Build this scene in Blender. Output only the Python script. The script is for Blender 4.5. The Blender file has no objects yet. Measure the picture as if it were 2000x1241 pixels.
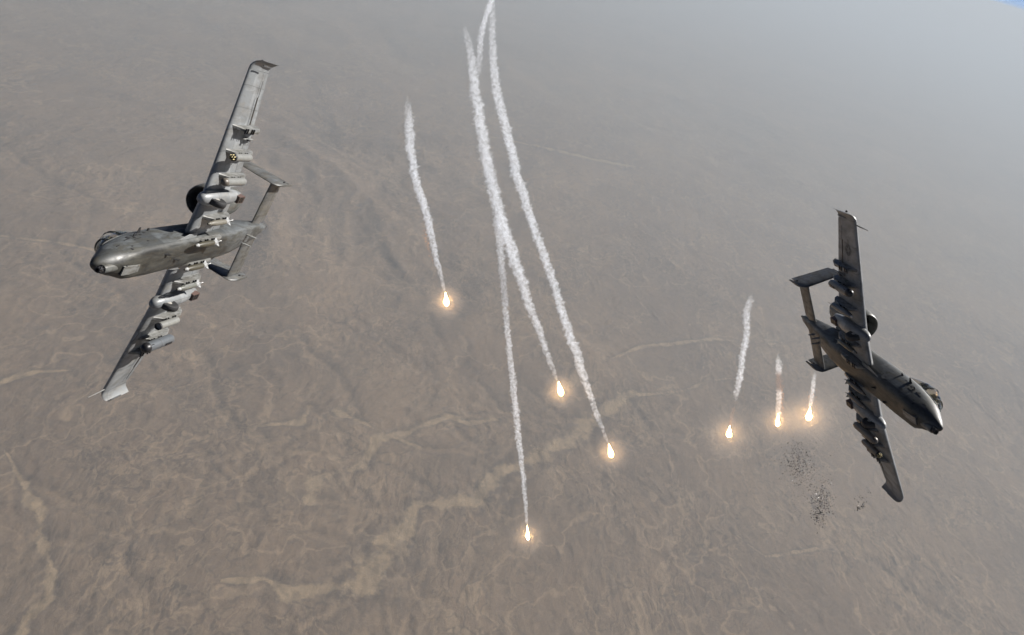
import bpy, math, random
import numpy as np
from mathutils import Matrix, Vector
random.seed(7)
S = bpy.context.scene
COL = S.collection

# ---------------------------------------------------------------- camera, sky, sun, exposure
W_PX, H_PX, F_PX = 2000.0, 1241.0, 1550.0
ALT = 5000.0                                   # camera height above the desert floor, metres
_u = Vector((0.2554, 0.8353, 0.4869)).normalized()      # world up in camera axes (the tanker banks)
_y = (Vector((0, 0, -1)) - Vector((0, 0, -1)).dot(_u) * _u).normalized()
_x = _y.cross(_u)
RW = Matrix((_x, _y, _u))                      # camera axes -> world axes
CAMPOS = Vector((0, 0, ALT))
cam_d = bpy.data.cameras.new('camera')
cam_d.sensor_width = 36.0
cam_d.lens = 36.0 * F_PX / W_PX
cam_d.clip_start = 0.5
cam_d.clip_end = 2.0e6
cam = bpy.data.objects.new('camera', cam_d)
COL.objects.link(cam)
cam.matrix_world = Matrix.Translation(CAMPOS) @ RW.to_4x4()
S.camera = cam

sun_dir = (RW @ Vector((1.132, 0.599, -0.271))).normalized()
world = bpy.data.worlds.new('World')
S.world = world
world.use_nodes = True
wn = world.node_tree
sky = wn.nodes.new('ShaderNodeTexSky')
sky.sky_type = 'NISHITA'
sky.sun_disc = False
sky.sun_elevation = math.asin(sun_dir.z)
sky.sun_rotation = math.atan2(sun_dir.x, sun_dir.y)
sky.altitude = 8000
sky.air_density = 0.35
sky.dust_density = 0.9
sky.ozone_density = 0.8
bg = wn.nodes['Background']
bg.inputs['Strength'].default_value = 0.05
wn.links.new(sky.outputs[0], bg.inputs['Color'])

sl = bpy.data.lights.new('sun', 'SUN')
sl.energy = 5.0
sl.angle = math.radians(0.53)
sl.color = (1.0, 0.955, 0.90)
so = bpy.data.objects.new('sun', sl)
COL.objects.link(so)
so.rotation_euler = sun_dir.to_track_quat('Z', 'Y').to_euler()
so.location = CAMPOS + Vector((0, 0, 50))

S.view_settings.view_transform = 'Standard'
S.view_settings.look = 'None'
S.view_settings.gamma = 1
S.view_settings.use_curve_mapping = False
S.view_settings.exposure = 0.9
S.render.engine = 'CYCLES'
S.cycles.use_denoising = True
S.cycles.max_bounces = 8
S.cycles.volume_bounces = 4
S.cycles.transparent_max_bounces = 16
S.cycles.sample_clamp_indirect = 4.0
S.cycles.volume_max_steps = 256

def cam_pt(px, py, d):
    """world point seen at photograph pixel (px,py), d metres deep"""
    return CAMPOS + RW @ Vector(((px - 1000) / F_PX * d, -(py - 620.5) / F_PX * d, -d))

# ---------------------------------------------------------------- helpers
def tag(o, label=None, cat=None, group=None, kind=None):
    if label: o['label'] = label
    if cat: o['category'] = cat
    if group: o['group'] = group
    if kind: o['kind'] = kind
    return o

def empty(name, mat=None, parent=None):
    o = bpy.data.objects.new(name, None)
    COL.objects.link(o)
    if parent: o.parent = parent
    if mat is not None: o.matrix_world = mat
    return o

class MB:
    """collects shapes into one mesh"""
    def __init__(s): s.v = []; s.f = []
    def add(s, v, f):
        n = len(s.v); s.v += [tuple(p) for p in v]; s.f += [tuple(i + n for i in q) for q in f]; return s
    def rings(s, rings, cap0=True, cap1=True):
        m = len(rings[0]); v = [p for r in rings for p in r]; f = []
        for i in range(len(rings) - 1):
            for j in range(m):
                k = (j + 1) % m
                f.append((i * m + j, i * m + k, (i + 1) * m + k, (i + 1) * m + j))
        if cap0: f.append(tuple(range(m))[::-1])
        if cap1: f.append(tuple((len(rings) - 1) * m + j for j in range(m)))
        return s.add(v, f)
    def lathe(s, prof, c=(0, 0, 0), axis='x', n=24, cap0=True, cap1=True, sy=1, sz=1):
        R = []
        for a, r in prof:
            ring = []
            for j in range(n):
                t = 2 * math.pi * j / n
                u, w = r * math.cos(t) * sy, r * math.sin(t) * sz
                p = (a, u, w) if axis == 'x' else ((w, a, u) if axis == 'y' else (u, w, a))
                ring.append((p[0] + c[0], p[1] + c[1], p[2] + c[2]))
            R.append(ring)
        return s.rings(R, cap0, cap1)
    def box(s, x0, x1, y0, y1, z0, z1):
        v = [(x, y, z) for x in (x0, x1) for y in (y0, y1) for z in (z0, z1)]
        return s.add(v, [(0, 1, 3, 2), (4, 6, 7, 5), (0, 4, 5, 1), (2, 3, 7, 6), (0, 2, 6, 4), (1, 5, 7, 3)])
    def plate(s, pts, t, axis='y'):
        """closed outline (2D) extruded by +-t/2, thinner at the rim"""
        n = len(pts); cx = sum(p[0] for p in pts) / n; cy = sum(p[1] for p in pts) / n
        def put(a, b, c):
            return (a, c, b) if axis == 'y' else ((a, b, c) if axis == 'z' else (c, a, b))
        R = []
        for sc, h in ((0.97, -t / 2), (1, -t / 4), (1, t / 4), (0.97, t / 2)):
            R.append([put(cx + (a - cx) * sc, cy + (b - cy) * sc, h) for a, b in pts])
        return s.rings(R)
    def shift(s, d):
        s.v = [(a + d[0], b + d[1], c + d[2]) for a, b, c in s.v]; return s
    def xf(s, M):
        s.v = [tuple(M @ Vector(p)) for p in s.v]; return s
    def build(s, name, mat, parent=None, smooth=35, recalc=True):
        me = bpy.data.meshes.new(name)
        me.from_pydata(s.v, [], s.f)
        import bmesh
        bm = bmesh.new(); bm.from_mesh(me)
        if recalc: bmesh.ops.recalc_face_normals(bm, faces=bm.faces)
        elif bm.calc_volume(signed=True) < 0: bmesh.ops.reverse_faces(bm, faces=bm.faces)
        bm.to_mesh(me); bm.free()
        if smooth:
            me.polygons.foreach_set('use_smooth', [True] * len(me.polygons))
            me.set_sharp_from_angle(angle=math.radians(smooth))
        me.materials.append(mat)
        o = bpy.data.objects.new(name, me); COL.objects.link(o)
        if parent: o.parent = parent
        return o

def tube(pts, r, n=8):
    m = MB(); R = []
    for i, p in enumerate(pts):
        p = Vector(p)
        d = (Vector(pts[min(i + 1, len(pts) - 1)]) - Vector(pts[max(i - 1, 0)])).normalized()
        a = d.orthogonal().normalized(); b = d.cross(a)
        rr = r[i] if isinstance(r, (list, tuple)) else r
        R.append([tuple(p + rr * (math.cos(2 * math.pi * j / n) * a + math.sin(2 * math.pi * j / n) * b)) for j in range(n)])
    return m.rings(R)

# numpy gradient noise
_rng = np.random.RandomState(11)
_perm = _rng.permutation(512)
_grad = _rng.normal(size=(512, 3)); _grad /= np.linalg.norm(_grad, axis=1)[:, None]
def pnoise(p):
    p = np.asarray(p, float); i = np.floor(p).astype(int); f = p - i
    w = f * f * f * (f * (f * 6 - 15) + 10)
    out = 0
    for a in (0, 1):
        for b in (0, 1):
            for c in (0, 1):
                h = _perm[(_perm[(_perm[(i[:, 0] + a) & 511] + i[:, 1] + b) & 511] + i[:, 2] + c) & 511]
                d = f - np.array([a, b, c])
                g = (_grad[h] * d).sum(1)
                ww = (w[:, 0] if a else 1 - w[:, 0]) * (w[:, 1] if b else 1 - w[:, 1]) * (w[:, 2] if c else 1 - w[:, 2])
                out = out + g * ww
    return out

# ---------------------------------------------------------------- materials
def new_mat(name):
    m = bpy.data.materials.new(name); m.use_nodes = True
    t = m.node_tree; b = t.nodes['Principled BSDF']
    return m, t, b

def paint(name, c, dirt=(0.05, 0.045, 0.035), amt=0.5, rough=0.42, scale=1.0, panel=1.4, streak=1.0, metal=0.0, patch=None, belly=0):
    m, t, b = new_mat(name); N = t.nodes; L = t.links
    tc = N.new('ShaderNodeTexCoord')
    mp = N.new('ShaderNodeMapping'); mp.inputs['Scale'].default_value = (0.35 / streak, 1, 1)
    L.new(tc.outputs['Object'], mp.inputs[0])
    n1 = N.new('ShaderNodeTexNoise'); n1.inputs['Scale'].default_value = 2.6 * scale; n1.inputs['Detail'].default_value = 7
    n1.inputs['Roughness'].default_value = 0.62; n1.inputs['Distortion'].default_value = 0.4
    L.new(mp.outputs[0], n1.inputs['Vector'])
    r1 = N.new('ShaderNodeMapRange'); r1.inputs[1].default_value = 0.43; r1.inputs[2].default_value = 0.62
    r1.inputs[4].default_value = amt
    L.new(n1.outputs[0], r1.inputs[0])
    n2 = N.new('ShaderNodeTexNoise'); n2.inputs['Scale'].default_value = 1.1 * scale; n2.inputs['Detail'].default_value = 3
    L.new(tc.outputs['Object'], n2.inputs['Vector'])
    hv = N.new('ShaderNodeMapRange'); hv.inputs[1].default_value = 0.3; hv.inputs[2].default_value = 0.7
    hv.inputs[3].default_value = 0.78; hv.inputs[4].default_value = 1.18
    L.new(n2.outputs[0], hv.inputs[0])
    base = N.new('ShaderNodeMix'); base.data_type = 'RGBA'; base.blend_type = 'MULTIPLY'; base.inputs[0].default_value = 1
    base.inputs[6].default_value = (*c, 1); L.new(hv.outputs[0], base.inputs[7])
    src = base.outputs[2]
    if patch:                                    # larger touched-up panels of another grey
        vo = N.new('ShaderNodeTexVoronoi'); vo.inputs['Scale'].default_value = 0.75; vo.distance = 'CHEBYCHEV'
        L.new(tc.outputs['Object'], vo.inputs['Vector'])
        sp = N.new('ShaderNodeSeparateColor'); L.new(vo.outputs['Color'], sp.inputs[0])
        rr = N.new('ShaderNodeMapRange'); rr.inputs[1].default_value = 0.5; rr.inputs[2].default_value = 0.6; rr.inputs[4].default_value = 0.8
        L.new(sp.outputs[0], rr.inputs[0])
        mx = N.new('ShaderNodeMix'); mx.data_type = 'RGBA'; mx.inputs[7].default_value = (*patch, 1)
        L.new(rr.outputs[0], mx.inputs[0]); L.new(src, mx.inputs[6]); src = mx.outputs[2]
    mix = N.new('ShaderNodeMix'); mix.data_type = 'RGBA'; mix.inputs[7].default_value = (*dirt, 1)
    dn = N.new('ShaderNodeTexNoise'); dn.inputs['Scale'].default_value = 3.2; dn.inputs['Detail'].default_value = 6; dn.inputs['Roughness'].default_value = 0.7
    dn.inputs['Distortion'].default_value = 0.8; L.new(mp.outputs[0], dn.inputs['Vector'])
    dr = N.new('ShaderNodeMapRange'); dr.inputs[1].default_value = 0.38; dr.inputs[2].default_value = 0.64; dr.inputs[3].default_value = 0.45; dr.inputs[4].default_value = 2.6
    L.new(dn.outputs[0], dr.inputs[0])
    dmx = N.new('ShaderNodeMix'); dmx.data_type = 'RGBA'; dmx.blend_type = 'MULTIPLY'; dmx.inputs[0].default_value = 1
    dmx.inputs[6].default_value = (*dirt, 1); L.new(dr.outputs[0], dmx.inputs[7]); L.new(dmx.outputs[2], mix.inputs[7])
    dfac = r1.outputs[0]
    if belly:                                    # darker towards the keel, edge broken by noise
        s3 = N.new('ShaderNodeSeparateXYZ'); L.new(tc.outputs['Object'], s3.inputs[0])
        a1 = N.new('ShaderNodeMath'); a1.operation = 'MULTIPLY_ADD'; a1.inputs[1].default_value = 0.5; L.new(n1.outputs[0], a1.inputs[0]); L.new(s3.outputs[2], a1.inputs[2])
        a2 = N.new('ShaderNodeMapRange'); a2.inputs[1].default_value = -.38; a2.inputs[2].default_value = -.62; a2.inputs[4].default_value = belly
        L.new(a1.outputs[0], a2.inputs[0])
        a3 = N.new('ShaderNodeMath'); a3.operation = 'MAXIMUM'; L.new(dfac, a3.inputs[0]); L.new(a2.outputs[0], a3.inputs[1]); dfac = a3.outputs[0]
    L.new(dfac, mix.inputs[0]); L.new(src, mix.inputs[6])
    col = mix.outputs[2]
    if panel:                                    # seams between skin panels
        sx = N.new('ShaderNodeSeparateXYZ'); L.new(tc.outputs['Object'], sx.inputs[0])
        ad = N.new('ShaderNodeMath'); ad.operation = 'ADD'; L.new(sx.outputs[1], ad.inputs[0]); L.new(sx.outputs[2], ad.inputs[1])
        cb = N.new('ShaderNodeCombineXYZ'); L.new(sx.outputs[0], cb.inputs[0]); L.new(ad.outputs[0], cb.inputs[1])
        br = N.new('ShaderNodeTexBrick'); br.inputs['Scale'].default_value = 1.0
        br.inputs['Brick Width'].default_value = panel * 0.8; br.inputs['Row Height'].default_value = panel * 0.42
        br.inputs['Mortar Size'].default_value = 0.022; br.inputs['Mortar Smooth'].default_value = 0.3
        br.offset = 0.37; br.squash = 0.7; br.squash_frequency = 3
        L.new(cb.outputs[0], br.inputs['Vector'])
        m2 = N.new('ShaderNodeMix'); m2.data_type = 'RGBA'; m2.inputs[7].default_value = (c[0] * .25, c[1] * .25, c[2] * .25, 1)
        k = N.new('ShaderNodeMath'); k.operation = 'MULTIPLY'; k.inputs[1].default_value = 0.5
        L.new(br.outputs['Fac'], k.inputs[0]); L.new(k.outputs[0], m2.inputs[0]); L.new(col, m2.inputs[6]); col = m2.outputs[2]
    L.new(col, b.inputs['Base Color'])
    ro = N.new('ShaderNodeMapRange'); ro.inputs[1].default_value = 0.3; ro.inputs[2].default_value = 0.7
    ro.inputs[3].default_value = rough - 0.1; ro.inputs[4].default_value = rough + 0.2
    L.new(n1.outputs[0], ro.inputs[0]); L.new(ro.outputs[0], b.inputs['Roughness'])
    b.inputs['Metallic'].default_value = metal
    bu = N.new('ShaderNodeBump'); bu.inputs['Strength'].default_value = 0.12; bu.inputs['Distance'].default_value = 0.03
    L.new(n1.outputs[0], bu.inputs['Height']); L.new(bu.outputs[0], b.inputs['Normal'])
    return m

def plain(name, c, rough=0.5, metal=0.0, noise=0.25):
    m, t, b = new_mat(name); N = t.nodes; L = t.links
    n = N.new('ShaderNodeTexNoise'); n.inputs['Scale'].default_value = 6; n.inputs['Detail'].default_value = 5
    tc = N.new('ShaderNodeTexCoord'); L.new(tc.outputs['Object'], n.inputs['Vector'])
    r = N.new('ShaderNodeMapRange'); r.inputs[3].default_value = 1 - noise; r.inputs[4].default_value = 1 + noise
    L.new(n.outputs[0], r.inputs[0])
    mx = N.new('ShaderNodeMix'); mx.data_type = 'RGBA'; mx.blend_type = 'MULTIPLY'; mx.inputs[0].default_value = 1
    mx.inputs[6].default_value = (*c, 1); L.new(r.outputs[0], mx.inputs[7]); L.new(mx.outputs[2], b.inputs['Base Color'])
    b.inputs['Roughness'].default_value = rough; b.inputs['Metallic'].default_value = metal
    return m

M = {}
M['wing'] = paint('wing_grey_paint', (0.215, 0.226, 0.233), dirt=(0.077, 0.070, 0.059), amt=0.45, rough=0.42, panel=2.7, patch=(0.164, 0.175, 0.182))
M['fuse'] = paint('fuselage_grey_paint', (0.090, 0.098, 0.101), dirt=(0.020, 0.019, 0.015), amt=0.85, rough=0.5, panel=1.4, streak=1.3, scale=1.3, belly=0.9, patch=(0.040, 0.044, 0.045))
M['tail'] = paint('tail_grey_paint', (0.099, 0.103, 0.103), dirt=(0.049, 0.045, 0.035), amt=0.8, rough=0.45, panel=2.2)
M['nac'] = paint('nacelle_grey_paint', (0.101, 0.106, 0.101), dirt=(0.035, 0.032, 0.025), amt=0.75, rough=0.4, panel=0.9)
M['pyl'] = paint('pylon_grey_paint', (0.182, 0.185, 0.179), dirt=(0.035, 0.032, 0.025), amt=0.7, scale=2.2, panel=0)
M['white'] = plain('white_paint', (0.294, 0.300, 0.300), 0.4, noise=0.15)
M['olive'] = plain('olive_paint', (0.052, 0.047, 0.031), 0.45)
M['tan'] = plain('tan_paint', (0.137, 0.128, 0.104), 0.45)
M['bombgrey'] = plain('bomb_grey_paint', (0.114, 0.118, 0.104), 0.4)
M['podgrey'] = plain('pod_dark_grey_paint', (0.082, 0.091, 0.100), 0.4, noise=0.15)
M['podlight'] = plain('pod_light_grey_paint', (0.176, 0.178, 0.167), 0.4, noise=0.3)
M['podtan'] = plain('pod_brown_grey_paint', (0.104, 0.090, 0.074), 0.45, noise=0.25)
M['dark'] = plain('dark_metal', (0.02, 0.02, 0.022), 0.4, 0.3)
M['black'] = plain('black_recess', (0.008, 0.008, 0.01), 0.8)
M['rubber'] = plain('tyre_rubber', (0.018, 0.018, 0.019), 0.6)
M['rim'] = plain('wheel_rim_metal', (0.5, 0.48, 0.44), 0.35, 0.4)
M['brass'] = plain('brass', (0.26, 0.22, 0.11), 0.45, 0.4)
M['steel'] = plain('bare_steel', (0.5, 0.5, 0.5), 0.3, 0.9)
M['red'] = plain('faded_red_plate', (0.096, 0.060, 0.050), 0.6)
M['mark'] = plain('faded_dark_marking', (0.075, 0.08, 0.085), 0.6)
M['seat'] = plain('seat_olive', (0.10, 0.085, 0.04), 0.8)
M['suit'] = plain('flight_suit', (0.09, 0.10, 0.06), 0.9)
M['helmet'] = plain('helmet_grey', (0.5, 0.5, 0.48), 0.3)
gm, gt, gb = new_mat('canopy_glass')
gb.inputs['Base Color'].default_value = (0.85, 0.83, 0.72, 1); gb.inputs['Roughness'].default_value = 0.03
gb.inputs['Transmission Weight'].default_value = 1.0; gb.inputs['IOR'].default_value = 1.15
gb.inputs['Specular IOR Level'].default_value = 1.0; gb.inputs['Coat Weight'].default_value = 0.6
M['glass'] = gm
dm, dt, db = new_mat('sensor_glass')
db.inputs['Base Color'].default_value = (0.03, 0.03, 0.03, 1); db.inputs['Roughness'].default_value = 0.05
M['lens'] = dm

# ---------------------------------------------------------------- desert floor
def ground_hit(px, py):
    d = RW @ Vector(((px - 1000) / F_PX, -(py - 620.5) / F_PX, -1))
    t = ALT / -d.z
    return (d.x * t, d.y * t)

washes = [   # dry river beds: (bed points, half widths) traced where they lie on the desert
 ([(1245, 760), (1160, 810), (1130, 840), (1070, 870), (1010, 900), (968, 918), (955, 945), (935, 968), (880, 975), (812, 972), (797, 1000), (790, 1030), (760, 1055), (735, 1090), (712, 1130), (640, 1135), (560, 1150), (520, 1118), (430, 1122)],
  [8, 14, 16, 16, 12, 14, 14, 14, 16, 10, 12, 24, 30, 34, 30, 14, 18, 8, 4]),
 ([(990, 812), (920, 815), (880, 800), (800, 838), (740, 848), (722, 875), (705, 900), (655, 915), (620, 935), (608, 965)],
  [5, 8, 6, 7, 10, 10, 10, 9, 16, 16]),
 ([(820, 865), (760, 843), (700, 810), (660, 790)], [5, 4, 7, 10]),
 ([(600, 785), (590, 810), (550, 815), (490, 820), (440, 815)], [9, 9, 5, 3, 2]),
 ([(10, 870), (50, 935), (80, 985), (85, 1050), (108, 1110), (100, 1160), (60, 1190), (30, 1241)], [2, 10, 14, 13, 12, 12, 12, 12]),
 ([(0, 740), (70, 715), (140, 710), (250, 690)], [8, 7, 4, 1]),
 ([(1180, 700), (1260, 670), (1340, 660), (1400, 655), (1480, 665), (1580, 660)], [1, 4, 5, 4, 3, 1]),
 ([(1200, 760), (1260, 765), (1330, 755), (1400, 735), (1450, 730)], [1, 3, 4, 3, 1]),
 ([(0, 450), (150, 470), (300, 500), (420, 560)], [5, 6, 4, 1]),
 ([(900, 250), (1050, 280), (1180, 310), (1300, 330)], [1, 6, 6, 1]),
 ([(1430, 1030), (1500, 1080), (1600, 1060), (1700, 1090)], [1, 3, 3, 1]),
]
def build_ground():
    # polar fan about the point below the camera: fine ahead, coarse behind, out to the horizon
    az = np.concatenate([np.radians(np.linspace(-72, 72, 760)), np.radians(np.linspace(78, 282, 40))])
    r = np.concatenate([[0.0, 600.0, 1200.0], np.geomspace(1700.0, 90000.0, 760), [130000., 200000., 320000., 500000., 800000.]])
    A, Rr = np.meshgrid(az, r)
    X = (Rr * np.sin(A)).ravel(); Y = (Rr * np.cos(A)).ravel()
    P = np.stack([X, Y, np.zeros_like(X)], 1)
    # relief
    q = P / 2600.0
    wx = pnoise(q * 0.8 + 31.7); wy = pnoise(q * 0.8 + 77.1)
    q2 = q + 0.55 * np.stack([wx, wy, np.zeros_like(wx)], 1)
    h = np.zeros(len(X)); amp = 1.0; mask = np.clip(pnoise(q * 0.33 + 5.3) * 1.8 + 0.45, 0.04, 1)
    for k in range(6):
        rid = 1 - np.abs(pnoise(q2 * (2 ** k) * 0.9 + 13.1 * k)) * 2
        h += amp * rid; amp *= 0.5
    fade = np.clip((70000 - Rr.ravel()) / 40000, 0, 1)
    # distance to river beds (in bed half-widths)
    D = np.full(len(X), 6.0)
    warp = np.stack([pnoise(P / 900 + 3.3), pnoise(P / 900 + 9.9)], 1) * 130 + np.stack([pnoise(P / 260 + 3.3), pnoise(P / 260 + 9.9)], 1) * 50
    XY = np.stack([X, Y], 1) + warp * 0.55
    for pts, ws in washes:
        g = [ground_hit(*p) for p in pts]
        hw = []
        for p, w in zip(pts, ws):
            a = ground_hit(p[0] - w, p[1]); b = ground_hit(p[0] + w, p[1])
            hw.append(0.35 * math.hypot(a[0] - b[0], a[1] - b[1]))
        for (a, b, wa, wb) in zip(g[:-1], g[1:], hw[:-1], hw[1:]):
            a = np.array(a); b = np.array(b); d = b - a
            t = np.clip(((XY - a) @ d) / (d @ d), 0, 1)
            dist = np.hypot(*(XY - a - t[:, None] * d).T)
            D = np.minimum(D, dist / (wa + (wb - wa) * t))
    # thin gullies that branch off the beds, and free-standing ones on the plain
    rg = np.random.RandomState(5); lines = []
    def walk(p, ang, length, w, depth):
        n = max(4, int(length / 160)); st = length / n; pts = [p]; a = ang
        for k in range(n):
            a += rg.normal(0, .28) + (ang - a) * .15
            p = (p[0] + st * math.cos(a), p[1] + st * math.sin(a)); pts.append(p)
            if depth and rg.rand() < .16: walk(p, a + rg.choice([-1, 1]) * rg.uniform(.5, 1.1), length * rg.uniform(.25, .55), w * .7, depth - 1)
        lines.append((pts, w))
    for pts, ws in washes[:6]:
        g = [ground_hit(*p) for p in pts]
        for a, b in zip(g[:-1], g[1:]):
            for sd in (-1, 1):
                if rg.rand() < .28:
                    t = rg.rand(); base = math.atan2(b[1] - a[1], b[0] - a[0])
                    walk((a[0] + t * (b[0] - a[0]), a[1] + t * (b[1] - a[1])), base + sd * rg.uniform(.6, 1.3), rg.uniform(600, 2200), 20, 1)
    for _ in range(22):
        r0 = 4500 * (45000 / 4500) ** rg.rand(); az_ = rg.uniform(-.85, .85)
        walk((r0 * math.sin(az_), r0 * math.cos(az_)), rg.normal(2.3, .5), r0 * rg.uniform(.15, .35), 8 + r0 * .0014, 1)
    G = np.full(len(X), 400.0)
    for pts, w in lines:
        n = len(pts)
        for k in range(n - 1):
            (x0, y0), (x1, y1) = pts[k], pts[k + 1]; R_ = 330
            m_ = np.nonzero((XY[:, 0] > min(x0, x1) - R_) & (XY[:, 0] < max(x0, x1) + R_) & (XY[:, 1] > min(y0, y1) - R_) & (XY[:, 1] < max(y0, y1) + R_))[0]
            if not len(m_): continue
            d = np.array([x1 - x0, y1 - y0]); q_ = XY[m_] - (x0, y0)
            t = np.clip((q_ @ d) / (d @ d), 0, 1)
            wk = w * (1 - .75 * (k + t) / n)
            G[m_] = np.minimum(G[m_], np.hypot(q_[:, 0] - t * d[0], q_[:, 1] - t * d[1]) + 60 - wk * 1.5)
    bed = np.clip(D / 6, 0.05, 1) ** .7
    hm = h.mean()
    Z = ((h - hm) * 110 * mask * bed - 60 - 14 * np.clip(1 - G / 160, 0, 1)) * fade
    nr, na = A.shape
    v = np.stack([X, Y, Z], 1)
    idx = np.arange(nr * na).reshape(nr, na)
    a = idx[:-1, :]; b = np.roll(idx, -1, axis=1)[:-1, :]; c = np.roll(idx, -1, axis=1)[1:, :]; d = idx[1:, :]
    faces = np.stack([a.ravel(), b.ravel(), c.ravel(), d.ravel()], 1)[:, ::-1]
    faces = faces[na:]                                     # drop the collapsed centre ring
    centre_tri = np.stack([np.full(na, 0), np.arange(na) + na, np.roll(np.arange(na), -1) + na], 1)
    me = bpy.data.meshes.new('ground')
    me.vertices.add(len(v)); me.vertices.foreach_set('co', v.ravel())
    loops = np.concatenate([faces.ravel(), centre_tri[:, ::-1].ravel()])
    starts = np.concatenate([np.arange(len(faces)) * 4, len(faces) * 4 + np.arange(na) * 3])
    me.loops.add(len(loops)); me.loops.foreach_set('vertex_index', loops.astype(np.int32))
    me.polygons.add(len(starts)); me.polygons.foreach_set('loop_start', starts.astype(np.int32))
    me.polygons.foreach_set('use_smooth', np.ones(len(starts), bool))
    me.update(calc_edges=True); me.validate()
    at = me.attributes.new('bed_distance', 'FLOAT', 'POINT'); at.data.foreach_set('value', D.astype(np.float32))
    at = me.attributes.new('gully_distance', 'FLOAT', 'POINT'); at.data.foreach_set('value', G.astype(np.float32))
    at = me.attributes.new('relief', 'FLOAT', 'POINT'); at.data.foreach_set('value', (h * mask).astype(np.float32))
    o = bpy.data.objects.new('ground', me); COL.objects.link(o)
    return tag(o, kind='structure')

def ground_material():
    m, t, b = new_mat('desert_ground'); N = t.nodes; L = t.links
    tc = N.new('ShaderNodeTexCoord')
    km = N.new('ShaderNodeMapping'); km.inputs['Scale'].default_value = (0.0014, 0.0014, 0.0014)
    L.new(tc.outputs['Object'], km.inputs[0]); P = km.outputs[0]
    def noise(scale, detail=6, rough=0.55, kind='FBM', dist=0.0, vec=P, lac=2.0):
        n = N.new('ShaderNodeTexNoise'); n.noise_type = kind; n.normalize = True
        n.inputs['Scale'].default_value = scale; n.inputs['Detail'].default_value = detail
        n.inputs['Roughness'].default_value = rough; n.inputs['Distortion'].default_value = dist; n.inputs['Lacunarity'].default_value = lac
        L.new(vec, n.inputs['Vector']); return n.outputs[0]
    def rng(x, a, b_, c=0.0, d=1.0):
        r = N.new('ShaderNodeMapRange'); r.inputs[1].default_value = a; r.inputs[2].default_value = b_
        r.inputs[3].default_value = c; r.inputs[4].default_value = d; L.new(x, r.inputs[0]); return r.outputs[0]
    def mixc(f, a, c2, blend='MIX'):
        x = N.new('ShaderNodeMix'); x.data_type = 'RGBA'; x.blend_type = blend
        for s, i in ((f, 0), (a, 6), (c2, 7)):
            if isinstance(s, (int, float)): x.inputs[i].default_value = s
            elif isinstance(s, tuple): x.inputs[i].default_value = (*s, 1)
            else: L.new(s, x.inputs[i])
        return x.outputs[2]
    def math_(op, a, b_):
        x = N.new('ShaderNodeMath'); x.operation = op
        for s, i in ((a, 0), (b_, 1)):
            if isinstance(s, (int, float)): x.inputs[i].default_value = s
            else: L.new(s, x.inputs[i])
        return x.outputs[0]
    # streaky domain: drainage runs along one side
    wv = N.new('ShaderNodeTexNoise'); wv.inputs['Scale'].default_value = 0.45; wv.inputs['Detail'].default_value = 3
    L.new(P, wv.inputs['Vector'])
    va = N.new('ShaderNodeVectorMath'); va.operation = 'SCALE'; va.inputs['Scale'].default_value = 0.8; L.new(wv.outputs['Color'], va.inputs[0])
    vb = N.new('ShaderNodeVectorMath'); vb.operation = 'ADD'; L.new(P, vb.inputs[0]); L.new(va.outputs[0], vb.inputs[1])
    st = N.new('ShaderNodeMapping'); st.inputs['Rotation'].default_value = (0, 0, math.radians(62)); st.inputs['Scale'].default_value = (1.0, 0.62, 1)
    L.new(vb.outputs[0], st.inputs[0]); PS = st.outputs[0]
    big = noise(0.22, 5, 0.5, dist=0.6)
    mid = noise(1.1, 7, 0.6, dist=0.5, vec=PS)
    fine = noise(7.0, 6, 0.65, vec=PS)
    # branching drainage: crests and threads of warped ridged noise at several sizes
    wv2 = N.new('ShaderNodeTexNoise'); wv2.inputs['Scale'].default_value = 5.0; wv2.inputs['Detail'].default_value = 3; L.new(P, wv2.inputs['Vector'])
    vc = N.new('ShaderNodeVectorMath'); vc.operation = 'SCALE'; vc.inputs['Scale'].default_value = 0.16; L.new(wv2.outputs['Color'], vc.inputs[0])
    vd = N.new('ShaderNodeVectorMath'); vd.operation = 'ADD'; L.new(PS, vd.inputs[0]); L.new(vc.outputs[0], vd.inputs[1]); PD = vd.outputs[0]
    def thread(scale, width, detail=2):              # thin lines where a noise crosses its mean
        n_ = noise(scale, detail, 0.5, vec=PD)
        a = math_('ABSOLUTE', math_('SUBTRACT', n_, 0.5), 0)
        return rng(a, width, width * 0.25, 0, 1)
    rid = noise(1.9, 10, 0.72, kind='RIDGED_MULTIFRACTAL', dist=0.25, vec=PS, lac=2.15)
    rid2 = noise(6.0, 8, 0.7, kind='RIDGED_MULTIFRACTAL', dist=0.2, vec=PS)
    c = mixc(rng(big, 0.38, 0.62), (0.158, 0.109, 0.073), (0.222, 0.155, 0.101))
    c = mixc(rng(mid, 0.42, 0.66, 0, 0.45), c, (0.078, 0.062, 0.050))
    c = mixc(rng(fine, 0.35, 0.7, 0, 0.35), c, (0.24, 0.175, 0.115))
    c = mixc(math_('MULTIPLY', rng(rid, 0.4, 0.85, 0, 0.55), rng(mid, 0.3, 0.6, 1, 0.35)), c, (0.28, 0.205, 0.135))
    zone = rng(noise(0.5, 4, 0.6), 0.36, 0.58, 0.15, 1.0)        # hills drain in dense threads, plains hardly
    c = mixc(math_('MULTIPLY', thread(0.9, 0.011, 3), 0.6), c, (0.33, 0.24, 0.155))
    c = mixc(math_('MULTIPLY', thread(2.8, 0.022, 3), math_('MULTIPLY', zone, 0.6)), c, (0.31, 0.225, 0.145))
    c = mixc(math_('MULTIPLY', thread(4.6, 0.035, 2), math_('MULTIPLY', zone, 0.5)), c, (0.055, 0.043, 0.034))
    c = mixc(math_('MULTIPLY', thread(9.0, 0.05, 2), math_('MULTIPLY', zone, 0.45)), c, (0.27, 0.20, 0.13))
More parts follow.
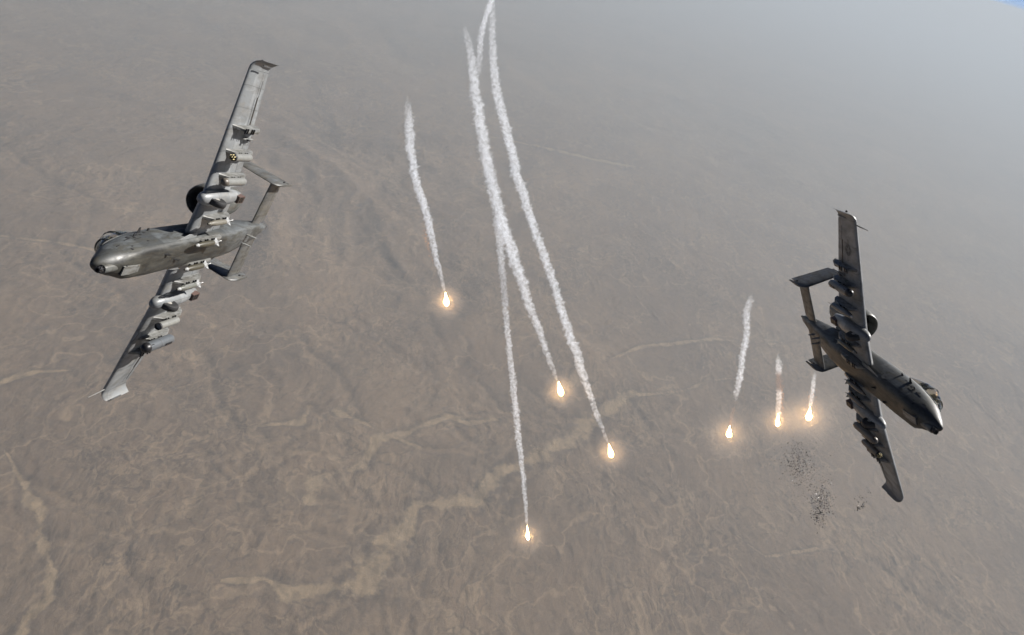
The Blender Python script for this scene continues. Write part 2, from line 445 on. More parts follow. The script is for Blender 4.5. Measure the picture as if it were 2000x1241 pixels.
    c = mixc(rng(noise(48, 4, 0.75), 0.35, 0.65, 0, 0.28), c, (0.085, 0.066, 0.05))
    # dry beds
    at = N.new('ShaderNodeAttribute'); at.attribute_name = 'bed_distance'
    edge = noise(3.0, 9, 0.68)
    dd = math_('ADD', at.outputs['Fac'], rng(edge, 0.32, 0.68, -1.4, 1.4))
    bedm = rng(dd, 1.6, 0.6, 0, 0.75)
    bedm.node.clamp = True
    bc = mixc(rng(noise(9, 8, 0.75, dist=0.6, vec=PS), 0.42, 0.6), (0.36, 0.265, 0.165), (0.25, 0.185, 0.118))
    halo = rng(dd, 4.0, 1.0, 0, 0.35)
    c = mixc(halo, c, (0.060, 0.050, 0.044))
    c = mixc(bedm, c, bc)
    # thin tracks and gullies
    ga = N.new('ShaderNodeAttribute'); ga.attribute_name = 'gully_distance'
    gd = math_('ADD', ga.outputs['Fac'], rng(noise(6.0, 5, 0.65), 0.35, 0.65, -45, 45))
    c = mixc(rng(gd, 72, 40, 0, 0.32), c, (0.26, 0.19, 0.125))
    c = mixc(math_('MULTIPLY', rng(gd, 150, 90, 0, 0.2), rng(gd, 70, 90, 0, 1)), c, (0.055, 0.046, 0.04))
    L.new(c, b.inputs['Base Color']); b.inputs['Roughness'].default_value = 0.95; b.inputs['Specular IOR Level'].default_value = 0.1
    bu = N.new('ShaderNodeBump'); bu.inputs['Strength'].default_value = 1.0; bu.inputs['Distance'].default_value = 0.02
    hh = math_('ADD', math_('MULTIPLY', rid, 0.7), math_('ADD', math_('MULTIPLY', fine, 0.5), math_('MULTIPLY', rid2, 0.5)))
    bu.inputs['Distance'].default_value = 24.0
    L.new(hh, bu.inputs['Height']); L.new(bu.outputs[0], b.inputs['Normal'])
    return m

ground = build_ground()
ground.data.materials.append(ground_material())

# ---------------------------------------------------------------- haze
HZ = 120000.0
hb = MB().box(-HZ, HZ, -HZ, HZ, -400, ALT + 60)
hm = bpy.data.materials.new('haze_air'); hm.use_nodes = True
hn = hm.node_tree; hn.nodes.clear()
ho = hn.nodes.new('ShaderNodeOutputMaterial'); hv = hn.nodes.new('ShaderNodeVolumePrincipled')
hv.inputs['Color'].default_value = (0.47, 0.527, 0.585, 1)
hv.inputs['Density'].default_value = 4.3e-5
hv.inputs['Anisotropy'].default_value = 0.12
hn.links.new(hv.outputs[0], ho.inputs['Volume'])
haze = hb.build('haze', hm, smooth=0)
tag(haze, kind='stuff')

# ================================================================ the jet
# body axes: x forward (0 at the nose), y to the pilot's left, z up; metres
FS = [  # x, centre z, half width, half height, squareness
 (0.03, -0.36, 0.02, 0.02, 2.0), (-0.02, -0.38, 0.11, 0.100, 2.0), (-0.12, -0.40, 0.20, 0.190, 2.0), (-0.35, -0.41, 0.33, 0.330, 2.0), (-0.7, -0.39, 0.46, 0.470, 2.1),
 (-1.1, -0.34, 0.56, 0.610, 2.2), (-1.6, -0.28, 0.63, 0.710, 2.3), (-2.3, -0.20, 0.69, 0.744, 2.5), (-3.2, -0.12, 0.72, 0.818, 2.6),
 (-4.4, -0.06, 0.73, 0.837, 2.6), (-5.6, -0.02, 0.74, 0.828, 2.6), (-7.5, -0.01, 0.74, 0.828, 2.6), (-9.2, 0.0, 0.73, 0.828, 2.6),
 (-10.4, 0.03, 0.70, 0.790, 2.6), (-11.6, 0.08, 0.66, 0.688, 2.5), (-12.8, 0.12, 0.59, 0.558, 2.4), (-14.0, 0.15, 0.48, 0.428, 2.3),
 (-15.0, 0.17, 0.36, 0.316, 2.2), (-15.7, 0.19, 0.25, 0.223, 2.1), (-16.05, 0.20, 0.16, 0.140, 2.0), (-16.2, 0.20, 0.04, 0.037, 2.0)]
def fs_at(x):
    xs = [s[0] for s in FS][::-1]
    return [float(np.interp(x, xs, [s[k] for s in FS][::-1])) for k in range(1, 5)]
def se(cy, cz, hw, hh, p, n, x, a0=0.0):
    out = []
    for j in range(n):
        t = 2 * math.pi * j / n + a0
        c, s = math.cos(t), math.sin(t)
        if s < 0 and p > 2.25: q = p + 2.4
        else: q = p
        out.append((x, cy + hw * math.copysign(abs(c) ** (2 / q), c), cz + hh * math.copysign(abs(s) ** (2 / q), s)))
    return out
def on_skin(x, ang):
    """point and outward normal on the fuselage skin; ang in degrees from +y towards +z"""
    cz, hw, hh, p = fs_at(x)
    def pt(x, a):
        cz, hw, hh, p = fs_at(x); c, s = math.cos(a), math.sin(a)
        if s < 0 and p > 2.25: p += 2.4
        return Vector((x, hw * math.copysign(abs(c) ** (2 / p), c), cz + hh * math.copysign(abs(s) ** (2 / p), s)))
    a = math.radians(ang); P = pt(x, a)
    du = pt(x + 0.02, a) - pt(x - 0.02, a); dv = pt(x, a + 0.02) - pt(x, a - 0.02)
    n = dv.cross(du).normalized()
    if n.dot(P - Vector((x, 0, cz))) < 0: n = -n
    return P, n, du.normalized()

def foil(c0, c1, tc, cam, n=14, droop=0.0):
    """airfoil slice between chord fractions c0..c1 (0 = leading edge): list of (s, z) round the slice"""
    def yt(s): return 5 * tc * (0.2969 * math.sqrt(max(s, 0)) - 0.126 * s - 0.3516 * s * s + 0.2843 * s ** 3 - 0.1036 * s ** 4)
    def yc(s): return cam * 4 * s * (1 - s)
    ss = [c0 + (c1 - c0) * (0.5 - 0.5 * math.cos(math.pi * i / n)) for i in range(n + 1)]
    return [(s, yc(s) + yt(s)) for s in ss[::-1]] + [(s, yc(s) - yt(s)) for s in ss[(1 if c0 == 0 else 0):]]

def wing_at(y):
    """leading edge x, chord, z, thickness ratio of the wing at |y|"""
    y = abs(y)
    if y <= 2.65: return -6.12, 3.03, -0.34, 0.16
    k = (y - 2.65) / (8.45 - 2.65)
    return -6.12 - 0.80 * k, 3.03 - 1.10 * k, -0.34 + 0.84 * k, 0.16 - 0.03 * k
def wing_slice(y, c0, c1, tw=0.0, sgn=1):
    le, ch, z, tc = wing_at(y)
    return [(le - s * ch, sgn * abs(y), z + zz * ch) for s, zz in foil(c0, c1, tc, 0.035)]

def roundel(r=0.42):
    """star in a disc with side bars, flat print: lists of outlines"""
    ring = [(r * math.cos(t), r * math.sin(t)) for t in np.linspace(0, 2 * math.pi, 32, endpoint=False)]
    ring_i = [(r * .86 * math.cos(t), r * .86 * math.sin(t)) for t in np.linspace(0, 2 * math.pi, 32, endpoint=False)]
    star = []
    for k in range(10):
        rr = r * 0.86 if k % 2 == 0 else r * 0.33
        a = math.pi / 2 + k * math.pi / 5; star.append((rr * math.cos(a), rr * math.sin(a)))
    return ring, ring_i, star

def build_jet():
    root = empty('attack_jet')
    # ---- fuselage
    xs = np.concatenate([np.array([0.03, 0.0, -0.04, -0.1, -0.2, -0.35, -0.55, -0.8]), np.arange(-1.1, -15.7, -0.35), np.array([-15.8, -16.0, -16.1, -16.17, -16.2])])
    # smooth interpolation of the stations
    fx = np.array([s[0] for s in FS][::-1])
    def ip(k, x):
        v = np.array([s[k] for s in FS][::-1]); e = 0.18 if x < -0.6 else 0.0
        return float((np.interp(x - e, fx, v) + np.interp(x, fx, v) * 2 + np.interp(x + e, fx, v)) / 4)
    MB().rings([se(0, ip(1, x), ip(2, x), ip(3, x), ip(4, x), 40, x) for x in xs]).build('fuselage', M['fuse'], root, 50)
    # ---- gun
    g = MB().lathe([(-1.3, .17), (-0.35, .17), (-0.12, .165), (-0.10, .155), (-0.10, .1)], (0, 0.0, -0.72)).build('cannon', M['nac'], root)
    for k in range(7):
        a = 2 * math.pi * k / 7
        c = (0, 0.085 * math.cos(a), -0.72 + 0.085 * math.sin(a))
        MB().lathe([(-0.4, .034), (0.17, .034), (0.17, .02), (0.0, .018)], c, n=10).build('barrel', M['dark'], g)
    MB().lathe([(0.02, .125), (0.1, .125), (0.1, .1), (0.02, .1)], (0, 0, -0.72), n=20).build('muzzle_clamp', M['dark'], g)
    # fairing behind the gun with its dark mouth
    mb = MB()
    mb.rings([[(x, y0, z0), (x, y1, z0), (x, y1 - .03, z1), (x, y0 + .03, z1)] for x, y0, y1, z0, z1 in
              ((-1.05, -.30, .14, -.5, -.99), (-1.5, -.30, .14, -.5, -1.02), (-2.1, -.26, .1, -.6, -1.01))])
    gf = mb.build('gun_fairing', M['pyl'], root)
    MB().box(-1.1, -1.035, -.26, .11, -.95, -.6).build('fairing_mouth', M['black'], gf)
    MB().box(-1.22, -1.2, -.305, .145, -1.0, -.7).build('fairing_seam', M['mark'], gf)
    # ---- canopy
    can = []; n = 20
    prof = [(-1.3, .30, .04), (-1.55, .37, .24), (-1.85, .41, .42), (-2.35, .44, .60), (-2.9, .46, .70), (-3.4, .46, .69), (-3.9, .43, .58), (-4.4, .38, .42), (-4.8, .3, .26)]
    for x, hw, hh in prof:
        cz, fw, fh, p = fs_at(x); zb = cz + fh * 0.86
        can.append([(x, hw * math.cos(t), zb + hh * math.sin(t)) for t in np.linspace(0, math.pi, n)] + [(x, -hw * .9, zb - .05), (x, hw * .9, zb - .05)])
    cn = MB().rings(can).build('canopy', M['glass'], root, 60)
    def hoop(i, r):
        x, hw, hh = prof[i]; cz, fw, fh, p = fs_at(x); zb = cz + fh * 0.86
        return tube([(x, (hw + .005) * math.cos(t), zb + (hh + .005) * math.sin(t)) for t in np.linspace(0, math.pi, 14)], r, 6)
    for i in (2, 4): hoop(i, .03).build('canopy_frame', M['fuse'], cn)
    for s in (1, -1):
        tube([(x, s * hw * .97, fs_at(x)[0] + fs_at(x)[2] * .86 + .02) for x, hw, hh in prof], .028, 6).build('canopy_sill', M['fuse'], cn)
    mb = MB(); mb.box(-3.75, -3.55, -.20, .20, .35, .98); mb.box(-3.6, -3.05, -.2, .2, .3, .48); mb.box(-3.72, -3.55, -.12, .12, .98, 1.12)
    mb.build('ejection_seat', M['seat'], root)
    MB().rings([[(x, -w, .3), (x, w, .3), (x, w * .8, z), (x, -w * .8, z)] for x, w, z in ((-2.0, .2, .5), (-2.15, .28, .72), (-2.45, .30, .82), (-2.5, .30, .6))]).build('instrument_panel', M['seat'], root)
    # ---- wings
    for sg in (1, -1):
        # centre panel and outer panel: main box and movable trailing edge
        ysC = [0.45, 1.2, 1.9, 2.64]; ysO = [2.66, 3.6, 4.6, 5.6, 6.6, 7.6, 8.3]
        MB().rings([wing_slice(y, 0, .745, sgn=sg) for y in ysC]).build('inner_wing', M['wing'], root, 40)
        sl_ = []
        for y in (.85, 1.6, 2.3):
            sl_.append([(x + .13, yy, z - .09) for x, yy, z in wing_slice(y, 0, .11, sgn=sg)])
        MB().rings(sl_).build('slat', M['wing'], root, 40)
        main = [wing_slice(y, 0, .745, sgn=sg) for y in ysO]
        MB().rings(main).build('outer_wing', M['wing'], root, 40)
        for nm, ya, yb in (('flap', .75, 2.25), ('flap', 3.0, 4.95), ('aileron', 5.0, 8.28)):
            MB().rings([wing_slice(y, .755, 1.0, sgn=sg) for y in np.linspace(ya, yb, 5)]).build(nm, M['wing'], root, 40)
        # drooped tip
        tip = []
        for y, dz, sh, cs, th in ((8.31, 0, 0, 1, 1), (8.45, -.01, 0, 1.0, .95), (8.6, -.05, -.03, 1.0, .75), (8.72, -.13, -.07, 1.01, .5), (8.80, -.22, -.16, .97, .28), (8.84, -.30, -.32, .88, .12)):
            le, ch, z, tc = wing_at(8.45)
            z = wing_at(8.31)[2] + (wing_at(8.45)[2] - wing_at(8.31)[2]) * min(1, (y - 8.31) / .14)
            tip.append([(le + sh - s * ch * cs, sg * y, z + dz + zz * ch * th) for s, zz in foil(0, 1, tc, 0.035)])
        t_ = MB().rings(tip).build('wing_tip', M['wing'], root, 50)
        MB().box(-8.0, -7.2, sg * 8.66 - .02, sg * 8.66 + .02, .08, .12).build('tip_grille', M['mark'], t_)
        mb = MB().lathe([(0, .02), (.03, .05), (.12, .055), (.17, .02)], (-7.9, sg * 8.75, .50)); mb.build('position_light', M['dark'], t_)
        # hinge fairing of the flap track
        mb = MB().lathe([(.45, .01), (.3, .06), (0, .09), (-.35, .07), (-.62, .01)], (-8.35, sg * 5.32, -.13), sy=.8)
        hf = mb.build('hinge_fairing', M['pyl'], root)
        MB().box(-8.3, -8.1, sg * 5.32 - .03, sg * 5.32 + .03, -.3, -.18).build('hinge_link', M['dark'], hf)
        # aileron push rod channel and control line along the outer panel
        le, ch, z, tc = wing_at(6.0)
        pr = [wing_at(y) for y in (5.95, 7.2)]
        tube([(w[0] - .70 * w[1], sg * y, w[2] - .052 * w[1]) for w, y in zip(pr, (5.95, 7.2))], .028, 6).build('rod_fairing', M['podtan'], root)
        pr = [wing_at(y) for y in (7.2, 7.95)]
        tube([(w[0] - .73 * w[1], sg * y, w[2] - .048 * w[1]) for w, y in zip(pr, (7.2, 7.95))], .012, 6).build('hinge_line', M['mark'], root)
        # ---- main gear pod with half exposed wheel
        pod = []
        for x, w, h, dz in ((-5.42, .03, .03, 0), (-5.46, .14, .13, 0), (-5.58, .22, .21, 0), (-5.8, .29, .28, 0), (-6.1, .33, .33, 0), (-6.6, .35, .36, 0), (-7.4, .35, .36, 0), (-8.1, .32, .33, .02), (-8.8, .24, .25, .06), (-9.25, .14, .15, .1), (-9.4, .03, .03, .12)):
            pod.append(se(sg * 2.63, -.56 + dz, w, h, 2.15, 28, x))
        gp = MB().rings(pod).build('gear_pod', M['wing'], root, 50)
        MB().box(-8.95, -8.35, sg * 2.63 - .17, sg * 2.63 + .17, -.92, -.55).build('flare_dispenser', M['red'], gp)
        for i in range(3):
            for j in range(2):
                MB().box(-8.88 + i * .19, -8.74 + i * .19, sg * 2.63 - .13 + j * .14, sg * 2.63 - .01 + j * .14, -.935, -.90).build('dispenser_cell', M['dark'], gp)
        wh = MB().lathe([(-.13, .26), (-.15, .34), (-.12, .42), (-.05, .455), (.05, .455), (.12, .42), (.15, .34), (.13, .26)], (-6.28, sg * 2.63, -.88), axis='y', n=28)
        wh = wh.build('wheel', M['rubber'], root)
        MB().lathe([(-.14, .0), (-.14, .1), (-.11, .2), (-.10, .262), (.10, .262), (.11, .2), (.14, .1), (.14, 0)], (-6.28, sg * 2.63, -.88), axis='y', n=20).build('wheel_rim', M['rim'], wh)
        tube([(-6.3, sg * 2.44, -.6), (-6.35, sg * 2.44, -.8), (-6.6, sg * 2.44, -.7)], .035, 6).build('gear_strut', M['steel'], gp)
        # ---- strake at the wing root
        pts = [(-4.75, .0), (-5.2, .10), (-5.9, .24), (-6.6, .26), (-6.6, .0)]
        o = MB().plate([(a, b + .66) for a, b in pts], .035, 'z')
        o.v = [(a, sg * b, c - .68 - 0.10 * (a + 4.75) * -1 * -.4) for a, b, c in o.v]
        o.build('root_strake', M['wing'], root)
        # ---- engine
        ec = (0, sg * 1.40, 1.12)
        e = MB().lathe([(-10.1, .52), (-9.7, .56), (-9.42, .62), (-9.35, .66), (-9.34, .69), (-9.38, .725), (-9.55, .77), (-10.0, .83), (-10.8, .87), (-11.5, .84), (-12.1, .74), (-12.5, .62), (-12.5, .55), (-11.9, .52)], ec, n=40, cap0=False, cap1=False)
        e = e.build('engine_nacelle', M['nac'], root, 60)
        MB().lathe([(-10.12, .56), (-10.14, .56)], ec, n=32).build('fan_disc', M['black'], e)
        MB().lathe([(-9.75, .02), (-9.82, .08), (-9.95, .14), (-10.1, .17)], ec, n=20).build('spinner', M['dark'], e)
        for k in range(22):
            a = 2 * math.pi * k / 22
            mb = MB().add([(-10.02, .15, -.03), (-10.02, .54, -.05), (-10.1, .54, .04), (-10.1, .15, .03), (-10.03, .15, -.03), (-10.03, .54, -.05), (-10.11, .54, .04), (-10.11, .15, .03)],
                          [(0, 1, 2, 3), (7, 6, 5, 4), (0, 4, 5, 1), (1, 5, 6, 2), (2, 6, 7, 3), (3, 7, 4, 0)])
            mb.xf(Matrix.Translation(ec) @ Matrix.Rotation(a, 4, 'X')); mb.build('fan_blade', M['dark'], e)
        MB().lathe([(-11.8, .46), (-12.6, .42), (-13.05, .36), (-13.05, .33), (-12.5, .3)], ec, n=32).build('exhaust_nozzle', M['dark'], e)
        MB().lathe([(-12.5, .24), (-13.1, .14), (-13.35, .02)], ec, n=20).build('exhaust_cone', M['dark'], e)
        st = []
        for y in (.45, .75, 1.1):
            zz = .62 + (y - .45) * .75
            st.append([(-9.9 - s * 2.4, sg * y, zz + q * 2.4) for s, q in foil(0, 1, .12, 0)])
        MB().rings(st).build('engine_strut', M['fuse'], root)
        # ---- fin with rudder
        def finsec(z, c0, c1):
            k = (z + .35) / 2.65
            le = -13.66 - .25 * max(k, 0); te = -15.92 + .15 * k
            if z < -.05: le -= .5 * ((-.05 - z) / .3) ** 2; te += .12 * ((-.05 - z) / .3)
            if z > 2.1: le -= .3 * ((z - 2.1) / .2) ** 2
            ch = le - te
            return [(le - s * ch, sg * 2.92 + q * ch, z) for s, q in foil(c0, c1, .085, 0, 8)]
        zs = [-.36, -.32, -.25, -.15, 0, .5, 1.1, 1.7, 2.1, 2.22, 2.3]
        f_ = MB().rings([finsec(z, 0, .66) for z in zs]).build('fin', M['tail'], root, 40)
        MB().rings([finsec(z, .672, 1) for z in zs[3:-1]]).build('rudder', M['tail'], f_, 40)
        MB().rings([finsec(z, .672, 1) for z in zs[:3]]).build('fin_foot', M['tail'], f_, 40)
        MB().box(-15.1, -14.95, sg * 2.92 - .13, sg * 2.92 + .13, -.16, -.1).build('rudder_hinge', M['dark'], f_)
        # ---- tailplane halves
        def ts(y, c0, c1):
            return [(-13.74 - .04 * y - s * 1.5, sg * y, .07 + q * 1.5) for s, q in foil(c0, c1, .11, 0)]
        tp = MB().rings([ts(y, 0, .66) for y in (.25, 1.5, 2.9)]).build('tailplane', M['tail'], root, 40)
        MB().rings([ts(y, .675, 1) for y in (.5, 1.5, 2.82)]).build('elevator', M['tail'], tp, 40)
    # tail light, belly aerials
    MB().lathe([(-16.1, .03), (-16.2, .07), (-16.3, .07), (-16.34, .02)], (0, 0, .2), n=12).build('tail_light', M['dark'], root)
    for x, y, h in ((-12.1, -.22, .42), (-12.35, .22, .42), (-13.2, 0, .3), (-3.9, 0.28, .12), (-4.9, -.1, .12)):
        cz, hw, hh, p = fs_at(x)
        o = MB().plate([(x + .14, cz - hh + .05), (x - .16, cz - hh + .05), (x - .26, cz - hh - h), (x - .12, cz - hh - h)], .03)
        o.shift((0, y, 0)); o.build('blade_aerial', M['dark'] if h < .3 else M['pyl'], root)
    # aerials on the nose flanks and small louvres
    for x, a, l, w, h in ((-3.35, 18, .28, .02, .22), (-2.75, 10, .12, .03, .12), (-4.15, 20, .16, .06, .10), (-3.4, 162, .28, .02, .22), (-2.75, 170, .12, .03, .12), (-4.3, 160, .16, .06, .10)):
        P, n, u = on_skin(x, a); v = n.cross(u)
        o = MB().add([P + u * l / 2 - v * w / 2 - n * .02, P - u * l / 2 - v * w / 2 - n * .02, P - u * l / 2 + v * w / 2 - n * .02, P + u * l / 2 + v * w / 2 - n * .02,
                      P + u * l * -.1 - v * w / 3 + n * h, P - u * l * .55 - v * w / 3 + n * h, P - u * l * .55 + v * w / 3 + n * h, P - u * l * .1 + v * w / 3 + n * h],
                     [(0, 1, 2, 3), (4, 5, 6, 7), (0, 1, 5, 4), (1, 2, 6, 5), (2, 3, 7, 6), (3, 0, 4, 7)])
        o.build('flank_aerial', M['dark'], root)
    rl = random.Random(3)
    for s_ in (0, 1):
        for x, a, l, w in ((-1.35, 2, .22, .035), (-2.2, 8, .5, .04), (-2.35, 14, .14, .10), (-2.7, 6, .12, .09), (-2.75, 0, .5, .03), (-3.0, 12, .2, .09), (-3.25, 8, .14, .08), (-1.9, -5, .10, .05), (-3.1, -4, .12, .06), (-3.7, 14, .18, .05), (-1.7, -14, .1, .1)):
            P, n, u = on_skin(x, a if s_ == 0 else 180 - a); v = n.cross(u)
            o = MB().add([P + u * (i * l / 2) + v * (j * w / 2) + n * k for k in (-.03, .008) for i, j in ((1, 1), (-1, 1), (-1, -1), (1, -1))],
                         [(0, 1, 2, 3), (4, 5, 6, 7), (0, 1, 5, 4), (1, 2, 6, 5), (2, 3, 7, 6), (3, 0, 4, 7)])
            o.build('louvre', M['black'], root)
    # pitot boom on the pilot's right wing tip
    tube([(-6.95, -8.2, .45), (-6.4, -8.2, .42), (-5.62, -8.2, .40)], [.035, .03, .016], 8).build('pitot_probe', M['pyl'], root)
    # ---- pylons
    for st, (y, deep) in PYL.items():
        le, ch, z, tc = wing_at(y)
        zt = z - .1 if abs(y) > 1 else -.72
        zb = zt - .04 - deep
        pts = [(-6.0 - .1 * abs(y) / 6, zt + .02), (-6.55, zb + .10), (-6.6, zb), (-8.0, zb), (-8.55, zt - .15), (-8.7, zt + .05)]
        if abs(y) > 1: pts = [(a - .35 - .04 * abs(y), b) for a, b in pts]
        w = .17
        mb = MB()
        R = []
        for k, (sc, yy) in enumerate(((.0, -w / 2), (0, w / 2))):
            pass
        n = len(pts)
        ring = lambda yy, inset: [(a - (inset if i in (0, 1, 2) else (-inset if i in (3, 4, 5) else 0)), y + yy, b + (inset * .3 if i in (1, 2, 3) else 0)) for i, (a, b) in enumerate(pts)]
        mb.rings([ring(-w / 2, .06), ring(-w / 2 * .6, .01), ring(w / 2 * .6, .01), ring(w / 2, .06)])
        py = mb.build('pylon', M['pyl'], root, 30)
        py['station'] = st
        for xx in (-7.15, -7.35, -7.75, -7.95) if abs(y) > 1 else (-6.85, -7.05, -7.45, -7.65):
            MB().box(xx - .022, xx + .022, y - .12, y + .12, zb - .045, zb + .02).build('sway_brace', M['dark'], py)
    return root

# pylon stations counted from the pilot's left wing tip: (y, depth)
PYL = {1: (5.80, .38), 2: (4.72, .38), 3: (3.62, .38), 4: (1.62, .40), 5: (.60, .18), 7: (-.60, .18), 8: (-1.72, .38), 9: (-3.75, .38), 10: (-5.0, .36), 11: (-5.85, .30)}
def hang(st, r, x=-7.05):
    y, deep = PYL[st]
    z = wing_at(y)[2] - .1 if abs(y) > 1 else -.72
    return Vector((x if abs(y) > 1 else x + .35, y, z - .04 - deep - r - .035))

def copy_tree(o, parent=None):
    c = o.copy(); COL.objects.link(c)
    if parent: c.parent = parent; c.matrix_parent_inverse = o.matrix_parent_inverse.copy()
    for ch in [q for q in ALLOBJ if q.parent == o]: copy_tree(ch, c)
    return c

def jet_matrix(R, t):
    Mx = Matrix(R).to_4x4(); Mx.translation = Vector(t)
    return Matrix.Translation(CAMPOS) @ RW.to_4x4() @ Mx
MA = jet_matrix([[-0.11345849795995488, 0.4855967543127634, -0.8667888793942736], [-0.1796632513215076, 0.8480121129138507, 0.49859459731927636], [0.9771633872414868, 0.212299902384095, -0.008970288872050869]],
                (-15.582719613558915, 2.105650895953505, -28.82233465233218))
MB_ = jet_matrix([[0.0771971431965115, 0.29724871714057155, 0.9516742096119772], [-0.3053714546396725, -0.9015987261075327, 0.30637886965736466], [0.949098981020182, -0.31426571120559504, 0.021170427177877427]],
                 (19.968300784094072, -4.959374976711075, -36.225157629635916))
jetA = build_jet()
bpy.context.view_layer.update()
ALLOBJ = list(COL.objects)
jetB = copy_tree(jetA)
jetA.matrix_world = MA; jetB.matrix_world = MB_
tag(jetA, 'twin-engine grey attack jet on the left, banking with its sunlit belly to the viewer', 'jet aircraft', 'attack jets breaking away')
tag(jetB, 'twin-engine dark attack jet on the right, diving nose-down to the lower right with shaded belly', 'jet aircraft', 'attack jets breaking away')

# insignia printed on the right-hand jet
def decal(origin, n, u, r, mat, parent, lift=.006):
    v = n.cross(u); ring, ring_i, star = roundel(r)
    def P(q, h=0): return tuple(origin + u * q[0] + v * q[1] + n * (lift + h))
    mb = MB()
    nr = len(ring)
    mb.add([P(q) for q in ring] + [P(q) for q in ring_i], [(i, (i + 1) % nr, nr + (i + 1) % nr, nr + i) for i in range(nr)])
    # the dark field between disc rim and star
    R = []
    for i in range(10):
        a = ring_i[int(round((90 + i * 36) / 11.25)) % 32]; R.append(a)
    mb.add([P(q) for q in R] + [P(q) for q in star], [(i, (i + 1) % 10, 10 + (i + 1) % 10, 10 + i) for i in range(10)])
    for s in (1, -1):
        x0, x1, h, t = s * r * 1.0, s * r * 1.9, r * .26, r * .10
        for (a, b, c, d) in ((x0, x1, h - t, h), (x0, x1, -h, -h + t), (x1 - s * t, x1, -h + t, h - t)):
            mb.add([P(q) for q in ((a, c), (b, c), (b, d), (a, d))], [(0, 1, 2, 3)])
    return mb.build('insignia', mat, parent, 0)
le, ch, z, tc = wing_at(6.9)
decal(Vector((le - .42 * ch, -6.75, wing_at(6.75)[2] - tc * ch * .5 + .035 * ch)), Vector((0, -.14, -.99)).normalized(), Vector((0, 1, -.14)).normalized(), .30, M['mark'], jetB, .03)
P_, n_, u_ = on_skin(-4.6, 184)
decal(P_, n_, u_, .26, M['mark'], jetB, .02)

# ---------------------------------------------------------------- people in the cockpits
def person(Mx, label):
    root = empty('person', Mx)
    tag(root, label, 'person', 'pilots in the cockpits')
    mb = MB()
    mb.rings([[(-3.35 + cx + rx * math.cos(t), ry * math.sin(t), z) for t in np.linspace(0, 2 * math.pi, 14, endpoint=False)]
              for cx, rx, ry, z in ((0, .12, .16, .6), (0, .13, .18, .7), (0, .12, .19, .9), (.0, .11, .22, 1.0), (0, .08, .12, 1.06), (0, .05, .06, 1.1), (.01, .06, .06, 1.14), (.01, .09, .08, 1.2), (.01, .09, .08, 1.28), (0, .05, .05, 1.35))])
    for s in (1, -1):
        a = tube([(-3.35, s * .2, .98), (-3.2, s * .27, .8), (-2.9, s * .2, .78)], [.055, .045, .04], 8); mb.add(a.v, a.f)
        a = tube([(-3.3, s * .1, .62), (-2.95, s * .12, .66), (-2.8, s * .12, .5)], [.085, .07, .05], 8); mb.add(a.v, a.f)
    mb.shift((0, 0, -.18)); mb.build('body', M['suit'], root, 60)
    h = MB().lathe([(z - .0, r) for z, r in ((1.14, .09), (1.18, .125), (1.26, .14), (1.34, .12), (1.39, .07), (1.405, .01))], (-3.35, 0, -.18), axis='z', n=18).build('helmet', M['helmet'], root, 60)
    MB().lathe([(-3.24, .10), (-3.21, .075), (-3.2, .02)], (0, 0, 1.08), n=14).build('visor', M['lens'], h)
person(MA, 'pilot in grey helmet seated under the canopy of the left jet')
person(MB_, 'pilot in grey helmet seated under the canopy of the right jet')

# ---------------------------------------------------------------- stores under the wings
def at_jet(Mx, loc): return Mx @ Matrix.Translation(loc)
def make_bomb(Mx, st, body, nose, label, group, L=2.35, strap=None, tailmat=None):
    r = .128; root = empty('guided_bomb', at_jet(Mx, hang(st, r)) @ Matrix.Diagonal((.84, 1, 1, 1)))
    tag(root, label, 'bomb', group)
    MB().lathe([(.82, .075), (.70, .10), (.45, .128), (.1, r), (-.35, r), (-.7, .115), (-.78, .105)], n=24).build('bomb_body', body, root, 60)
    nz = MB().lathe([(1.12, .012), (1.09, .05), (1.0, .058), (.98, .075), (.83, .082), (.81, .06)], n=18).build('seeker_nose', nose, root, 50)
    MB().lathe([(1.17, .004), (1.14, .04), (1.09, .045), (1.07, .02)], n=14).build('nose_tip', M['olive'], nz)
    tl = MB().lathe([(-.76, .11), (-.85, .118), (-1.2, .085), (-1.27, .06)], n=20).build('tail_kit', tailmat or M['white'], root, 50)
    for k in range(4):
        a = math.pi / 4 + k * math.pi / 2
        MB().plate([(-.95, .08), (-1.1, .175), (-1.25, .215), (-1.26, .05)], .03).xf(Matrix.Rotation(a, 4, 'X')).build('tail_fin', tailmat or M['white'], tl)
    for x in (.36, -.02):
        MB().box(x - .04, x + .04, -.02, .02, r - .02, r + .035).build('lug', M['dark'], root)
    if strap:
        for k, (x, a) in enumerate(((.45, 200), (.1, 210), (-.3, 205))):
            t = math.radians(a)
            MB().box(x - .035, x + .035, r * math.cos(t) - .02, r * math.cos(t) + .02, r * math.sin(t) - .02, r * math.sin(t) + .02).build('fitting', M['white'], root)
        for s in (1, -1):
            MB().box(-.45, .5, s * .13 - .012 , s * .13 + .012, -.055, -.03).build('strake', M['white'], root)
    return root
GA = 'bombs under the left jet'; GB = 'bombs under the right jet'
make_bomb(MA, 4, M['tan'], M['tan'], 'pale tan bomb with white tail fins under the left jet, beside the upper wheel', GA)
make_bomb(MA, 5, M['olive'], M['white'], 'olive bomb with white nose band on the upper side of the left jet belly', GA)
make_bomb(MA, 7, M['olive'], M['white'], 'olive bomb with white nose band on the lower side of the left jet belly', GA)
make_bomb(MA, 8, M['bombgrey'], M['white'], 'grey bomb with white studs and strakes under the left jet, just above its lower wheel', GA, strap=True)
make_bomb(MB_, 4, M['podtan'], M['podtan'], 'brownish bomb with spread tail fins on the inner lower wing of the right jet', GB, tailmat=M['bombgrey'])
